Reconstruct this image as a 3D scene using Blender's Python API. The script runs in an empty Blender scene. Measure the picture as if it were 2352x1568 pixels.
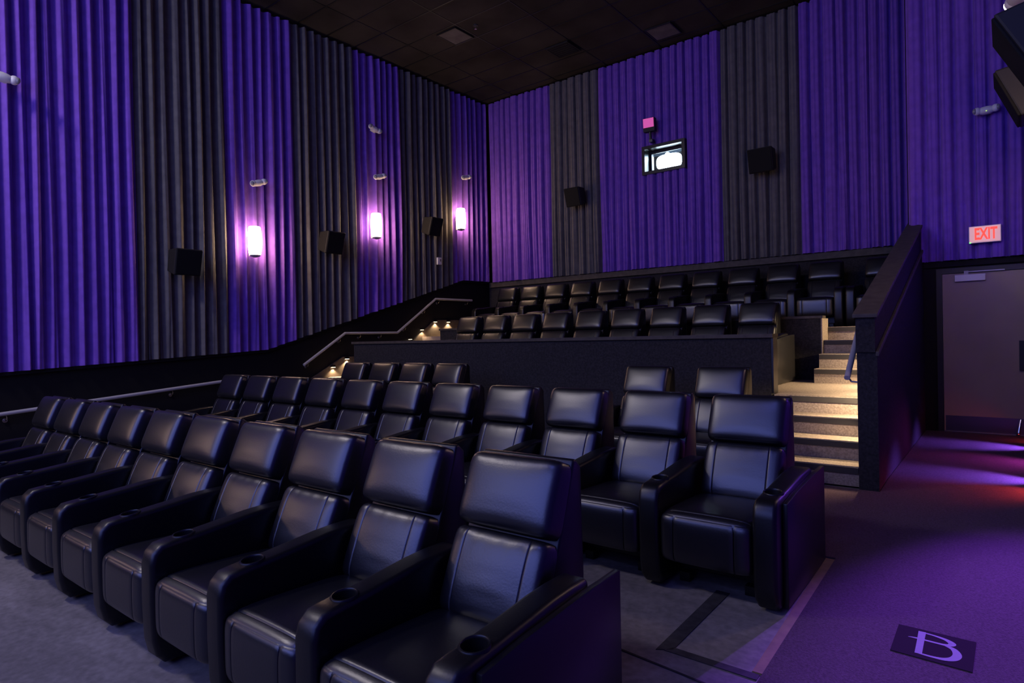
import bpy, bmesh, math, random
from mathutils import Vector, Matrix

random.seed(7)
SC = bpy.context.scene
COL = SC.collection
PI = math.pi

# ------------------------------------------------------------------ materials
def nodes(name):
    m = bpy.data.materials.new(name); m.use_nodes = True
    nt = m.node_tree; b = nt.nodes['Principled BSDF']
    return m, nt, b

def sset(b, key, val):
    if key in b.inputs: b.inputs[key].default_value = val

def mat(name, col, rough=0.6, metal=0.0, spec=0.5, noise=None, bump=None, emit=None, sheen=0.0):
    """noise=(scale, amount) varies the colour; bump=(scale, strength)."""
    m, nt, b = nodes(name)
    c4 = (*col, 1)
    sset(b, 'Base Color', c4); sset(b, 'Roughness', rough); sset(b, 'Metallic', metal)
    sset(b, 'Specular IOR Level', spec); sset(b, 'Sheen Weight', sheen)
    tc = nt.nodes.new('ShaderNodeTexCoord')
    if noise:
        n = nt.nodes.new('ShaderNodeTexNoise'); n.inputs['Scale'].default_value = noise[0]; n.inputs['Detail'].default_value = 5
        r = nt.nodes.new('ShaderNodeValToRGB')
        a = noise[1]
        r.color_ramp.elements[0].position = 0.3; r.color_ramp.elements[1].position = 0.7
        r.color_ramp.elements[0].color = (*[max(0, c*(1-a)) for c in col], 1)
        r.color_ramp.elements[1].color = (*[min(1, c*(1+a)) for c in col], 1)
        nt.links.new(tc.outputs['Object'], n.inputs['Vector'])
        nt.links.new(n.outputs['Fac'], r.inputs['Fac']); nt.links.new(r.outputs['Color'], b.inputs['Base Color'])
    if bump:
        n2 = nt.nodes.new('ShaderNodeTexNoise'); n2.inputs['Scale'].default_value = bump[0]; n2.inputs['Detail'].default_value = 3
        bp = nt.nodes.new('ShaderNodeBump'); bp.inputs['Strength'].default_value = bump[1]; bp.inputs['Distance'].default_value = 0.01
        nt.links.new(tc.outputs['Object'], n2.inputs['Vector'])
        nt.links.new(n2.outputs['Fac'], bp.inputs['Height']); nt.links.new(bp.outputs['Normal'], b.inputs['Normal'])
    if emit:
        sset(b, 'Emission Color', (*emit[0], 1)); sset(b, 'Emission Strength', emit[1])
    return m

def concrete():
    m, nt, b = nodes('polished concrete')
    tc = nt.nodes.new('ShaderNodeTexCoord')
    mp = nt.nodes.new('ShaderNodeMapping'); mp.inputs['Scale'].default_value = (0.8, 2.4, 1)
    n1 = nt.nodes.new('ShaderNodeTexNoise'); n1.inputs['Scale'].default_value = 1.6; n1.inputs['Detail'].default_value = 8; n1.inputs['Roughness'].default_value = 0.65
    n2 = nt.nodes.new('ShaderNodeTexNoise'); n2.inputs['Scale'].default_value = 26; n2.inputs['Detail'].default_value = 4
    r = nt.nodes.new('ShaderNodeValToRGB')
    r.color_ramp.elements[0].position = 0.32; r.color_ramp.elements[0].color = (0.16, 0.145, 0.125, 1)
    r.color_ramp.elements[1].position = 0.68; r.color_ramp.elements[1].color = (0.30, 0.27, 0.235, 1)
    r2 = nt.nodes.new('ShaderNodeValToRGB')
    r2.color_ramp.elements[0].position = 0.3; r2.color_ramp.elements[0].color = (0.75, 0.75, 0.75, 1)
    r2.color_ramp.elements[1].position = 0.7; r2.color_ramp.elements[1].color = (1.1, 1.1, 1.1, 1)
    mx = nt.nodes.new('ShaderNodeMix'); mx.data_type = 'RGBA'; mx.blend_type = 'MULTIPLY'; mx.inputs[0].default_value = 1
    L = nt.links.new
    L(tc.outputs['Object'], mp.inputs['Vector']); L(mp.outputs['Vector'], n1.inputs['Vector']); L(tc.outputs['Object'], n2.inputs['Vector'])
    L(n1.outputs['Fac'], r.inputs['Fac']); L(n2.outputs['Fac'], r2.inputs['Fac'])
    L(r.outputs['Color'], mx.inputs[6]); L(r2.outputs['Color'], mx.inputs[7]); L(mx.outputs[2], b.inputs['Base Color'])
    sset(b, 'Roughness', 0.6); sset(b, 'Specular IOR Level', 0.25)
    return m

def pleat_wall_material():
    m, nt, b = nodes('purple pleated wall cloth')
    tc = nt.nodes.new('ShaderNodeTexCoord')
    w = nt.nodes.new('ShaderNodeTexWave'); w.bands_direction = 'Y'; w.inputs['Scale'].default_value = 1.8
    bp = nt.nodes.new('ShaderNodeBump'); bp.inputs['Strength'].default_value = 0.8; bp.inputs['Distance'].default_value = 0.05
    nt.links.new(tc.outputs['Object'], w.inputs['Vector']); nt.links.new(w.outputs['Fac'], bp.inputs['Height'])
    nt.links.new(bp.outputs['Normal'], b.inputs['Normal'])
    sset(b, 'Base Color', (0.09, 0.035, 0.42, 1)); sset(b, 'Roughness', 0.9)
    return m

def screen_mat(strength):
    m, nt, b = nodes('lit projection screen')
    tc = nt.nodes.new('ShaderNodeTexCoord'); sx = nt.nodes.new('ShaderNodeSeparateXYZ'); mr = nt.nodes.new('ShaderNodeMapRange')
    mr.inputs['From Min'].default_value = -4.2; mr.inputs['From Max'].default_value = 4.2
    r = nt.nodes.new('ShaderNodeValToRGB')
    r.color_ramp.elements[0].position = 0.05; r.color_ramp.elements[0].color = (0.40, 0.44, 1.0, 1)
    r.color_ramp.elements[1].position = 0.35; r.color_ramp.elements[1].color = (0.20, 0.26, 1.0, 1)
    nt.links.new(tc.outputs['Object'], sx.inputs[0]); nt.links.new(sx.outputs['X'], mr.inputs['Value'])
    nt.links.new(mr.outputs['Result'], r.inputs['Fac']); nt.links.new(r.outputs['Color'], b.inputs['Emission Color'])
    sset(b, 'Emission Strength', strength); sset(b, 'Base Color', (0.6, 0.6, 0.6, 1)); sset(b, 'Roughness', 0.9)
    return m

M = {}
M['purple'] = mat('purple velour', (0.205, 0.086, 0.50), 0.85, spec=0.15, noise=(9, 0.12), bump=(160, 0.12), sheen=0.12)
M['grey_cloth'] = mat('charcoal velour', (0.136, 0.127, 0.122), 0.88, spec=0.15, noise=(9, 0.15), bump=(160, 0.12), sheen=0.06)
M['leather'] = mat('black leather', (0.006, 0.006, 0.0075), 0.35, spec=1.0, bump=(110, 0.05))
M['leather_arm'] = mat('black leather arm', (0.004, 0.004, 0.0045), 0.38, spec=0.55, bump=(110, 0.04))
M['shell'] = mat('black vinyl shell', (0.006, 0.0055, 0.0055), 0.40, spec=0.5)
M['plastic'] = mat('black plastic', (0.008, 0.008, 0.008), 0.35, spec=0.4)
M['panel'] = mat('charcoal laminate', (0.010, 0.009, 0.009), 0.36, spec=0.55, noise=(3, 0.2))
M['concrete'] = concrete()
M['carpet'] = mat('aisle carpet', (0.120, 0.080, 0.096), 1.0, spec=0.0, noise=(90, 0.22), bump=(220, 0.5))
M['stair_carpet'] = mat('taupe stair carpet', (0.30, 0.245, 0.195), 0.95, spec=0.05, noise=(60, 0.3), bump=(200, 0.4))
M['rubber'] = mat('dark rubber nosing', (0.045, 0.042, 0.04), 0.6, spec=0.2)
M['black_wall'] = mat('black painted wall', (0.010, 0.009, 0.009), 0.75, spec=0.2)
M['dark_wall'] = mat('charcoal carpeted wall', (0.030, 0.028, 0.030), 0.9, spec=0.1, noise=(45, 0.3), bump=(180, 0.3))
M['cap'] = mat('dark stained cap', (0.066, 0.056, 0.048), 0.6, spec=0.25, noise=(12, 0.25))
M['ceil'] = mat('black ceiling tile', (0.046, 0.041, 0.037), 0.9, spec=0.05, noise=(1.2, 0.35), bump=(120, 0.3))
M['grid'] = mat('black ceiling bar', (0.008, 0.008, 0.008), 0.45, spec=0.4)
M['light_tile'] = mat('pale ceiling tile', (0.13, 0.12, 0.118), 0.8, spec=0.2, noise=(4, 0.25))
M['black_grille'] = mat('black grille', (0.004, 0.004, 0.004), 0.8)
M['steel'] = mat('grey painted steel', (0.42, 0.41, 0.42), 0.45)
M['chrome'] = mat('chrome bracket', (0.55, 0.52, 0.48), 0.25, metal=1.0)
M['speaker'] = mat('black speaker cloth', (0.010, 0.010, 0.009), 0.8, spec=0.2, bump=(300, 0.3))
M['speaker_side'] = mat('dark speaker cabinet', (0.020, 0.018, 0.016), 0.55, spec=0.3)
M['white_plastic'] = mat('white plastic', (0.80, 0.78, 0.75), 0.4)
M['lens'] = mat('grey lamp lens', (0.25, 0.25, 0.25), 0.12, spec=0.8)
M['door'] = mat('taupe painted door', (0.34, 0.255, 0.185), 0.45, spec=0.4, noise=(1.5, 0.1))
M['frame'] = mat('black door frame', (0.010, 0.009, 0.009), 0.5)
M['kick'] = mat('dull kick plate', (0.16, 0.14, 0.15), 0.28, metal=0.9)
M['tan'] = mat('tan strip', (0.26, 0.17, 0.075), 0.7, noise=(14, 0.2))
M['joint'] = mat('dark floor joint', (0.035, 0.032, 0.03), 0.85, noise=(20, 0.4))
M['mat_dark'] = mat('dark vinyl floor decal', (0.036, 0.024, 0.032), 1.0, spec=0.0)
M['mat_letter'] = mat('pale decal lettering', (0.36, 0.33, 0.37), 1.0, spec=0.0)
M['sconce'] = mat('glowing frosted glass', (0.9, 0.85, 0.75), 0.4, emit=((1.0, 0.66, 0.40), 40.0))
M['step_lens'] = mat('glowing step lens', (0.9, 0.8, 0.6), 0.4, emit=((1.0, 0.78, 0.5), 8.0))
M['lamp_glow'] = mat('glowing lamp lens', (0.9, 0.9, 0.85), 0.3, emit=((1.0, 0.93, 0.8), 6.0))
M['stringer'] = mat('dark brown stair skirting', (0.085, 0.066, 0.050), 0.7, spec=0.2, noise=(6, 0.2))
M['exit_face'] = mat('exit sign face', (0.75, 0.62, 0.60), 0.45, emit=((1.0, 0.46, 0.40), 0.5))
M['exit_letter'] = mat('exit sign letter', (0.8, 0.08, 0.05), 0.45, emit=((1.0, 0.07, 0.035), 1.15))
M['green_led'] = mat('green led', (0.05, 0.6, 0.1), 0.3, emit=((0.1, 1.0, 0.15), 2.5))
M['amber_led'] = mat('yellow green led', (0.4, 0.6, 0.1), 0.3, emit=((0.6, 1.0, 0.15), 1.2))
M['pink'] = mat('pink glowing emitter window', (0.75, 0.12, 0.40), 0.4, emit=((0.75, 0.085, 0.40), 0.62))
M['lens_glow'] = mat('projector beam', (1, 1, 1), 0.3, emit=((0.80, 0.92, 1.0), 13.0))
M['booth'] = mat('booth wall', (0.30, 0.34, 0.40), 0.6)
M['port'] = mat('port frame', (0.030, 0.028, 0.030), 0.28)
M['screen'] = screen_mat(3.2)
M['red_glow'] = mat('red lamp', (0.8, 0.1, 0.1), 0.4, emit=((1, 0.08, 0.05), 4))
M['blue_glow'] = mat('purple lamp', (0.4, 0.2, 0.9), 0.4, emit=((0.35, 0.12, 1.0), 4))
M['wallcloth'] = pleat_wall_material()

def glass_mat():
    m, nt, b = nodes('port glass')
    sset(b, 'Base Color', (0.85, 0.93, 1.0, 1)); sset(b, 'Roughness', 0.02); sset(b, 'IOR', 1.45); sset(b, 'Transmission Weight', 1.0)
    return m
M['glass'] = glass_mat()

# ------------------------------------------------------------------ mesh helpers
def box(bm, x0, x1, y0, y1, z0, z1):
    vs = [bm.verts.new(p) for p in ((x0,y0,z0),(x1,y0,z0),(x1,y1,z0),(x0,y1,z0),(x0,y0,z1),(x1,y0,z1),(x1,y1,z1),(x0,y1,z1))]
    for f in ((0,3,2,1),(4,5,6,7),(0,1,5,4),(1,2,6,5),(2,3,7,6),(3,0,4,7)):
        bm.faces.new([vs[i] for i in f])
    return vs

def prism(bm, pts, axis, a0, a1):
    """extrude a 2D outline; axis 'x': pts are (y,z); 'y': (x,z); 'z': (x,y)"""
    def P(p, a):
        return {'x': (a, p[0], p[1]), 'y': (p[0], a, p[1]), 'z': (p[0], p[1], a)}[axis]
    A = [bm.verts.new(P(p, a0)) for p in pts]; B = [bm.verts.new(P(p, a1)) for p in pts]
    n = len(pts)
    bm.faces.new(A); bm.faces.new(list(reversed(B)))
    for i in range(n):
        bm.faces.new((A[i], B[i], B[(i+1) % n], A[(i+1) % n]))
    bmesh.ops.recalc_face_normals(bm, faces=bm.faces)
    return A, B

def tube(bm, pts, r, n=12, cap=True):
    pts = [Vector(p) for p in pts]; rings = []
    for i, p in enumerate(pts):
        if i == 0: t = pts[1]-p
        elif i == len(pts)-1: t = p-pts[i-1]
        else: t = (pts[i+1]-p).normalized()+(p-pts[i-1]).normalized()
        t.normalize()
        a = t.cross(Vector((0,0,1)))
        if a.length < 0.01: a = t.cross(Vector((0,1,0)))
        a.normalize(); b = t.cross(a)
        rr = r[i] if isinstance(r, (list, tuple)) else r
        rings.append([bm.verts.new(p+a*rr*math.cos(2*PI*k/n)+b*rr*math.sin(2*PI*k/n)) for k in range(n)])
    for i in range(len(rings)-1):
        for k in range(n):
            bm.faces.new((rings[i][k], rings[i][(k+1)%n], rings[i+1][(k+1)%n], rings[i+1][k]))
    if cap:
        bm.faces.new(rings[0]); bm.faces.new(list(reversed(rings[-1])))
    bmesh.ops.recalc_face_normals(bm, faces=bm.faces)

def ellipsoid(bm, c, rx, ry, rz, seg=20, rings=12, mtx=None):
    r = bmesh.ops.create_uvsphere(bm, u_segments=seg, v_segments=rings, radius=1)
    for v in r['verts']:
        p = Vector((v.co.x*rx, v.co.y*ry, v.co.z*rz))
        if mtx: p = mtx @ p
        v.co = p+Vector(c)

def lathe(bm, prof, c, n=28, squash=1.0):
    """prof: list of (r,z) around the vertical axis at c"""
    rings = []
    for r, z in prof:
        rings.append([bm.verts.new((c[0]+r*math.cos(2*PI*k/n)*squash, c[1]+r*math.sin(2*PI*k/n), c[2]+z)) for k in range(n)])
    for i in range(len(rings)-1):
        for k in range(n):
            bm.faces.new((rings[i][k], rings[i][(k+1)%n], rings[i+1][(k+1)%n], rings[i+1][k]))
    bm.faces.new(list(reversed(rings[0]))); bm.faces.new(rings[-1])

def bevel_all(bm, w, seg=3, ang=0.5):
    ed = [e for e in bm.edges if len(e.link_faces) == 2 and e.calc_face_angle(0) > ang]
    bmesh.ops.bevel(bm, geom=ed, offset=w, segments=seg, profile=0.5, affect='EDGES', clamp_overlap=True)

def obj(name, bm, m, parent=None, smooth=False, angle=0.7):
    me = bpy.data.meshes.new(name); bm.normal_update(); bm.to_mesh(me); bm.free()
    me.materials.append(M[m] if isinstance(m, str) else m)
    if smooth:
        for p in me.polygons: p.use_smooth = True
        me.set_sharp_from_angle(angle=angle)
    o = bpy.data.objects.new(name, me); COL.objects.link(o)
    if parent: o.parent = parent
    return o

def thing(name, label, cat, loc=(0,0,0), group=None):
    o = bpy.data.objects.new(name, None); COL.objects.link(o); o.location = loc
    o.empty_display_size = 0.1
    return tag(o, label, cat, group)

def tag(o, label, cat, group=None):
    o['label'] = label; o['category'] = cat
    if group: o['group'] = group
    return o

def struct(name, bm, m, parent=None, label=None, smooth=False):
    o = obj(name, bm, m, parent, smooth)
    if not parent: o['kind'] = 'structure'
    if label: o['label'] = label
    return o

def copy_tree(root):
    r = root.copy(); COL.objects.link(r)
    for ch in root.children:
        c = ch.copy(); COL.objects.link(c); c.parent = r
        for g in ch.children:
            d = g.copy(); COL.objects.link(d); d.parent = c
    return r

# ------------------------------------------------------------------ key measures
XL, XR, YB, YE, ZC = -9.7, 0.38, 11.5, 9.8, 6.93
XS0, XS1 = -0.99, -0.84            # stair side wall
Z1, Z2 = 0.73, 1.44                # upper seating levels
def fz(y): return min(0.05, 0.045*(y-5.3))

# ------------------------------------------------------------------ shell
bm = bmesh.new()
ys = [-4.6, 0, 2.78, 4.3, 6.41, 7.2]
for a, b_ in zip(ys[:-1], ys[1:]):
    bm.faces.new([bm.verts.new(p) for p in ((XL,a,fz(a)),(XR,a,fz(a)),(XR,b_,fz(b_)),(XL,b_,fz(b_)))])
bm.faces.new([bm.verts.new(p) for p in ((XS0,7.2,.05),(XR,7.2,.05),(XR,9.9,.05),(XS0,9.9,.05))])
bmesh.ops.remove_doubles(bm, verts=bm.verts, dist=1e-4)
r = bmesh.ops.extrude_face_region(bm, geom=bm.faces[:])
for v in [g for g in r['geom'] if isinstance(g, bmesh.types.BMVert)]: v.co.z -= 0.15
bmesh.ops.recalc_face_normals(bm, faces=bm.faces)
struct('floor', bm, 'concrete')

# carpet that covers the right aisle and the cross aisle behind the second row
bm = bmesh.new()
t = 0.012
def slab(x0, x1, y0, y1):
    z = lambda y: fz(y)
    lo = [bm.verts.new((x,y,z(y)+0.001)) for x,y in ((x0,y0),(x1,y0),(x1,y1),(x0,y1))]
    hi = [bm.verts.new((x,y,z(y)+t)) for x,y in ((x0,y0),(x1,y0),(x1,y1),(x0,y1))]
    bm.faces.new(hi); bm.faces.new(list(reversed(lo)))
    for i in range(4): bm.faces.new((lo[i], lo[(i+1)%4], hi[(i+1)%4], hi[i]))
slab(-0.85, XR-0.01, -4.5, 4.30); slab(-9.0, XR-0.01, 4.30, 4.95); slab(-1.74, XR-0.01, 4.95, 5.95); slab(-0.835, XR-0.01, 5.95, 6.41); slab(-0.835, XR-0.01, 6.41, 9.78)
bmesh.ops.recalc_face_normals(bm, faces=bm.faces)
o = obj('aisle_carpet', bm, 'carpet')
tag(o, 'dark aisle carpet washed by purple light in front of the exit door', 'carpet')

# tan strip beside the carpet, floor joints in the concrete
def strip(name, pts, m, h=0.004):
    bm = bmesh.new()
    lo = [bm.verts.new((x,y,fz(y)+0.0005)) for x,y in pts]; hi = [bm.verts.new((x,y,fz(y)+h)) for x,y in pts]
    bm.faces.new(hi); bm.faces.new(list(reversed(lo)))
    n = len(pts)
    for i in range(n): bm.faces.new((lo[i], lo[(i+1)%n], hi[(i+1)%n], hi[i]))
    bmesh.ops.recalc_face_normals(bm, faces=bm.faces)
    return struct(name, bm, m)
strip('trim_1', [(-0.895,2.80),(-0.853,2.80),(-0.853,4.285),(-0.905,4.285)], 'tan', 0.006)
strip('trim_2', [(-1.325,2.74),(-1.255,2.78),(-1.235,3.50),(-1.31,3.50)], 'joint')
strip('trim_3', [(-1.29,2.755),(-0.86,2.745),(-0.86,2.79),(-1.26,2.80)], 'joint')
strip('trim_4', [(-9.6,2.62),(-1.55,2.655),(-0.95,2.588),(-0.95,2.598),(-1.55,2.667),(-9.6,2.632)], 'joint')

# seating levels
bm = bmesh.new(); box(bm, XL, -1.92, 7.10, 9.10, -0.1, Z1); box(bm, -1.92, XS0, 6.88, 8.62, -0.1, Z1); struct('floor_middle', bm, 'stair_carpet')
bm = bmesh.new(); box(bm, XL, -1.92, 9.25, YB, -0.1, Z2); box(bm, -1.92, XS0, 9.46, YB, -0.1, Z2); struct('floor_upper', bm, 'stair_carpet')

# half wall in front of the middle level
bm = bmesh.new(); box(bm, -9.0, -1.97, 6.95, 7.10, -0.1, 1.325); struct('wall_half', bm, 'dark_wall')
bm = bmesh.new(); box(bm, -9.03, -1.94, 6.92, 7.13, 1.325, 1.365); bevel_all(bm, 0.006, 2); struct('trim_5', bm, 'cap')
bm = bmesh.new(); box(bm, -1.97, -1.945, 6.96, 7.115, Z1+0.002, 1.325); struct('trim_6', bm, 'panel')
# low wall in front of the upper level
bm = bmesh.new(); box(bm, -9.0, -1.93, 9.10, 9.25, 0.5, 1.555); struct('wall_upper', bm, 'dark_wall')
bm = bmesh.new(); box(bm, -9.02, -1.905, 9.08, 9.27, 1.555, 1.590); bevel_all(bm, 0.005, 2); struct('trim_7', bm, 'cap')
bm = bmesh.new(); box(bm, -1.93, -1.915, 9.10, 9.46, Z1+0.002, 1.555); struct('trim_8', bm, 'stair_carpet')

# walls
def lwb(y):
    pts = [(-4.6, 0.80), (2.17, 1.084), (5.69, 1.265), (10.50, 2.70), (11.6, 2.715)]
    for (a, za), (b_, zb) in zip(pts[:-1], pts[1:]):
        if y <= b_: return za+(zb-za)*(y-a)/(b_-a)
    return pts[-1][1]
bm = bmesh.new(); box(bm, XL-0.2, XL, -4.6, YB+0.2, -0.6, ZC); struct('wall_left', bm, 'black_wall')
bm = bmesh.new()
pl = [(y, lwb(y)) for y in (-4.5, 2.17, 5.69, 10.50, 11.45)]
prism(bm, pl+[(y, z-0.045) for y, z in reversed(pl)], 'x', XL, XL+0.05); struct('trim_9', bm, 'black_wall')
bm = bmesh.new()
for b6 in ((XL, -5.575, YB, YB+0.2, -0.4, ZC), (-4.695, -1.0, YB, YB+0.2, -0.4, ZC), (-5.575, -4.695, YB, YB+0.2, -0.4, 4.51), (-5.575, -4.695, YB, YB+0.2, 5.065, ZC)):
    box(bm, *b6)
struct('wall_back', bm, 'dark_wall')
bm = bmesh.new(); box(bm, XL+0.05, -0.99, YB-0.06, YB, 2.58, 2.69); bevel_all(bm, 0.006, 2); struct('trim_10', bm, 'cap')
bm = bmesh.new()
for b6 in ((-0.99, -0.66, YE, YE+0.15, -0.1, 2.11), (0.30, XR, YE, YE+0.15, -0.1, 2.11), (-0.99, XR, YE, YE+0.15, 2.11, ZC), (-1.0, -0.99, YE, YB+0.2, 2.0, ZC)):
    box(bm, *b6)
struct('wall_exit', bm, 'black_wall')
bm = bmesh.new(); box(bm, -0.83, XR, YE-0.045, YE, 2.17, 2.25); bevel_all(bm, 0.005, 2); struct('trim_11', bm, 'black_wall')
bm = bmesh.new(); box(bm, XR, XR+0.2, -4.6, YE+0.15, -0.6, ZC); struct('wall_right', bm, 'wallcloth')
bm = bmesh.new(); box(bm, XL-0.2, XR+0.2, -4.8, -4.6, -0.8, ZC); struct('wall_front', bm, 'black_wall')

bm = bmesh.new()
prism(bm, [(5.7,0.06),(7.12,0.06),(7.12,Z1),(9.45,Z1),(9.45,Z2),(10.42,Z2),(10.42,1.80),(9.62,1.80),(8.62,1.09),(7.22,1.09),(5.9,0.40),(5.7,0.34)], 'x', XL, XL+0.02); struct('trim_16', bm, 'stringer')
# stair side wall with its thick sloping top
bm = bmesh.new()
s = 0.322
top = lambda y: 1.545+s*(y-6.0)
prism(bm, [(5.96,-0.1),(YE,-0.1),(YE,top(YE)-0.33),(5.96,top(5.96)-0.33)], 'x', XS0, XS1); struct('wall_stair', bm, 'dark_wall')
bm = bmesh.new()
prism(bm, [(5.945,top(5.945)-0.33),(YE+0.1,top(YE+.1)-0.33),(YE+0.1,top(YE+.1)-0.035),(5.945,top(5.945)-0.035)], 'x', XS0-0.005, XS1-0.012)
struct('trim_12', bm, 'dark_wall')
bm = bmesh.new()
prism(bm, [(5.92,top(5.92)-0.035),(YE+0.12,top(YE+.12)-0.035),(YE+0.12,top(YE+.12)),(5.92,top(5.92))], 'x', XS0-0.025, XS1+0.012); bevel_all(bm, 0.006, 2)
struct('trim_13', bm, 'cap')
bm = bmesh.new()
prism(bm, [(5.95,top(5.95)-0.365),(YE-.05,top(YE-.05)-0.365),(YE-.05,top(YE-.05)-0.325),(5.95,top(5.95)-0.325)], 'x', XS1-0.01, XS1+0.015); bevel_all(bm, 0.005, 2)
struct('trim_14', bm, 'cap')

# ceiling with its grid of bars
bm = bmesh.new(); box(bm, XL-0.2, XR+0.2, -4.8, YB+0.2, ZC, ZC+0.1); struct('ceiling', bm, 'ceil')
bm = bmesh.new()
x = -8.785
while x < XR: box(bm, x-0.010, x+0.010, -4.6, YB, ZC-0.006, ZC-0.0005); x += 1.21
y = 8.185-0.604*21
while y < YB: box(bm, XL, XR, y-0.010, y+0.010, ZC-0.007, ZC-0.0005); y += 0.604
struct('trim_15', bm, 'grid')

# ------------------------------------------------------------------ pleated curtains
def curtain(name, label, m, run, s0, s1, bottom, ztop, pitch, amp, seed, cat='curtain', group=None, hole=None, bias=0.35, zlist=None, sharp=2.2):
    """run(s,h,z) -> world point; h = distance out from the wall"""
    rnd = random.Random(seed)
    n = max(2, round((s1-s0)/pitch))
    w = [1+rnd.uniform(-0.22, 0.22) for _ in range(n)]; tot = sum(w); w = [a*(s1-s0)/tot for a in w]
    NT = 18
    cols = []; s = s0
    for k in range(n):
        a = amp*rnd.uniform(0.72, 1.15); ph = rnd.uniform(0, 6.28); kind = rnd.random(); dr = rnd.uniform(-0.02, 0.02)
        for i in range(NT + (1 if k == n-1 else 0)):
            cols.append((s+w[k]*i/NT, i/NT, a, ph, kind, dr))
        s += w[k]
    NZ = 26
    fr = [ (j/NZ) for j in range(NZ+1)]
    bm = bmesh.new(); grid = []
    th = math.tanh(sharp*(1+bias))
    for (sc, t, a, ph, kind, dr) in cols:
        col = []; zb = bottom(sc)
        e = min(1, (sc-s0)/0.05, (s1-sc)/0.05)
        for f in fr:
            z = zb+(ztop-zb)*f
            if hole and zlist: z = zlist[int(round(f*NZ))]
            low = max(0, 1-(z-zb)/1.6)**1.5
            c = -math.cos(2*PI*t)
            h = a*(math.tanh(sharp*(c+bias))/th*0.5+0.5)
            h *= 1-0.25*low
            h += amp*0.20*low*math.sin(4*PI*t+ph)*(1 if kind > .4 else .3)
            h += amp*0.08*math.sin(z*1.1+ph)+amp*0.06*math.sin(2*PI*t*3+z*0.7+ph)
            if f > 0.97: h *= 0.9
            sh = dr*math.sin(z*0.55+ph)*e*math.sin(PI*t)
            col.append(bm.verts.new(run(sc+sh, 0.03+max(0.0, h), z)))
        grid.append(col)
    for i in range(len(grid)-1):
        for j in range(NZ):
            q = (grid[i][j], grid[i+1][j], grid[i+1][j+1], grid[i][j+1])
            if hole:
                c = sum((v.co for v in q), Vector())/4
                if hole[0] < c.x < hole[1] and hole[2] < c.z < hole[3]: continue
            bm.faces.new(q)
    # returns to the wall along the two side edges and the hem give the cloth its depth
    o = obj(name, bm, m, None, smooth=True, angle=1.2)
    return tag(o, label, cat, group)

runL = lambda s, h, z: (XL+h, s, z)
runB = lambda s, h, z: (s, YB-h, z)
runE = lambda s, h, z: (s, YE-h, z)
ZT = ZC-0.045
# left wall
LC = [(-4.40, -2.40, 'grey_cloth', 'charcoal curtain at the screen end of the left wall'),
      (-2.40, -0.90, 'purple', 'purple curtain near the screen end of the left wall'),
      (-0.90, 1.50, 'grey_cloth', 'charcoal curtain on left wall just before the leftmost purple panel'),
      (1.50, 3.735, 'purple', 'wide purple curtain on left wall, leftmost panel, crossed by a half-cut lamp'),
      (3.735, 5.05, 'grey_cloth', 'charcoal curtain on left wall with the largest black speaker'),
      (5.05, 6.27, 'purple', 'purple curtain behind the nearest glowing sconce on left wall'),
      (6.27, 7.57, 'grey_cloth', 'charcoal curtain between the nearest and middle sconces on left wall'),
      (7.57, 8.70, 'purple', 'purple curtain behind the middle sconce, with two white lamps above it'),
      (8.70, 10.20, 'grey_cloth', 'charcoal curtain on left wall behind white plate and small speaker'),
      (10.20, 11.41, 'purple', 'purple curtain behind the farthest sconce beside the room corner')]
for i, (a, b_, m, lab) in enumerate(LC):
    curtain('pleated_curtain', lab, m, runL, a, b_, lwb, ZT, 0.165, 0.105, 10+i, group='curtains on the left wall', bias=0.0, sharp=0.8)
# back wall
zbk = lambda s: 2.695
zl = [2.695+(4.54-2.695)*j/12 for j in range(12)]+[4.54+(5.04-4.54)*j/4 for j in range(4)]+[5.04+(ZT-5.04)*j/10 for j in range(11)]
BC = [(-9.545, -7.80, 'purple', 'purple curtain on back wall next to the left corner'),
      (-7.80, -6.565, 'grey_cloth', 'charcoal curtain on back wall left of the lit projection window'),
      (-6.565, -4.035, 'purple', 'wide purple curtain around the lit projection window on back wall'),
      (-4.035, -2.70, 'grey_cloth', 'charcoal curtain on back wall right of the lit projection window'),
      (-2.70, -1.03, 'purple', 'dim purple curtain on back wall above the right stairs')]
for i, (a, b_, m, lab) in enumerate(BC):
    h = (-5.565, -4.715, 4.54, 5.04) if i == 2 else None
    curtain('pleated_curtain', lab, m, runB, a, b_, zbk, ZT, 0.172, 0.115, 40+i, group='curtains on the back wall', hole=h, zlist=zl if h else None, bias=0.80, sharp=4.0)
curtain('pleated_curtain', 'reddish purple curtain on the wall above the exit door', 'purple', runE, -0.985, 0.39, lambda s: 2.245, ZT, 0.165, 0.105, 77, bias=0.78, sharp=4.0)

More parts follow.
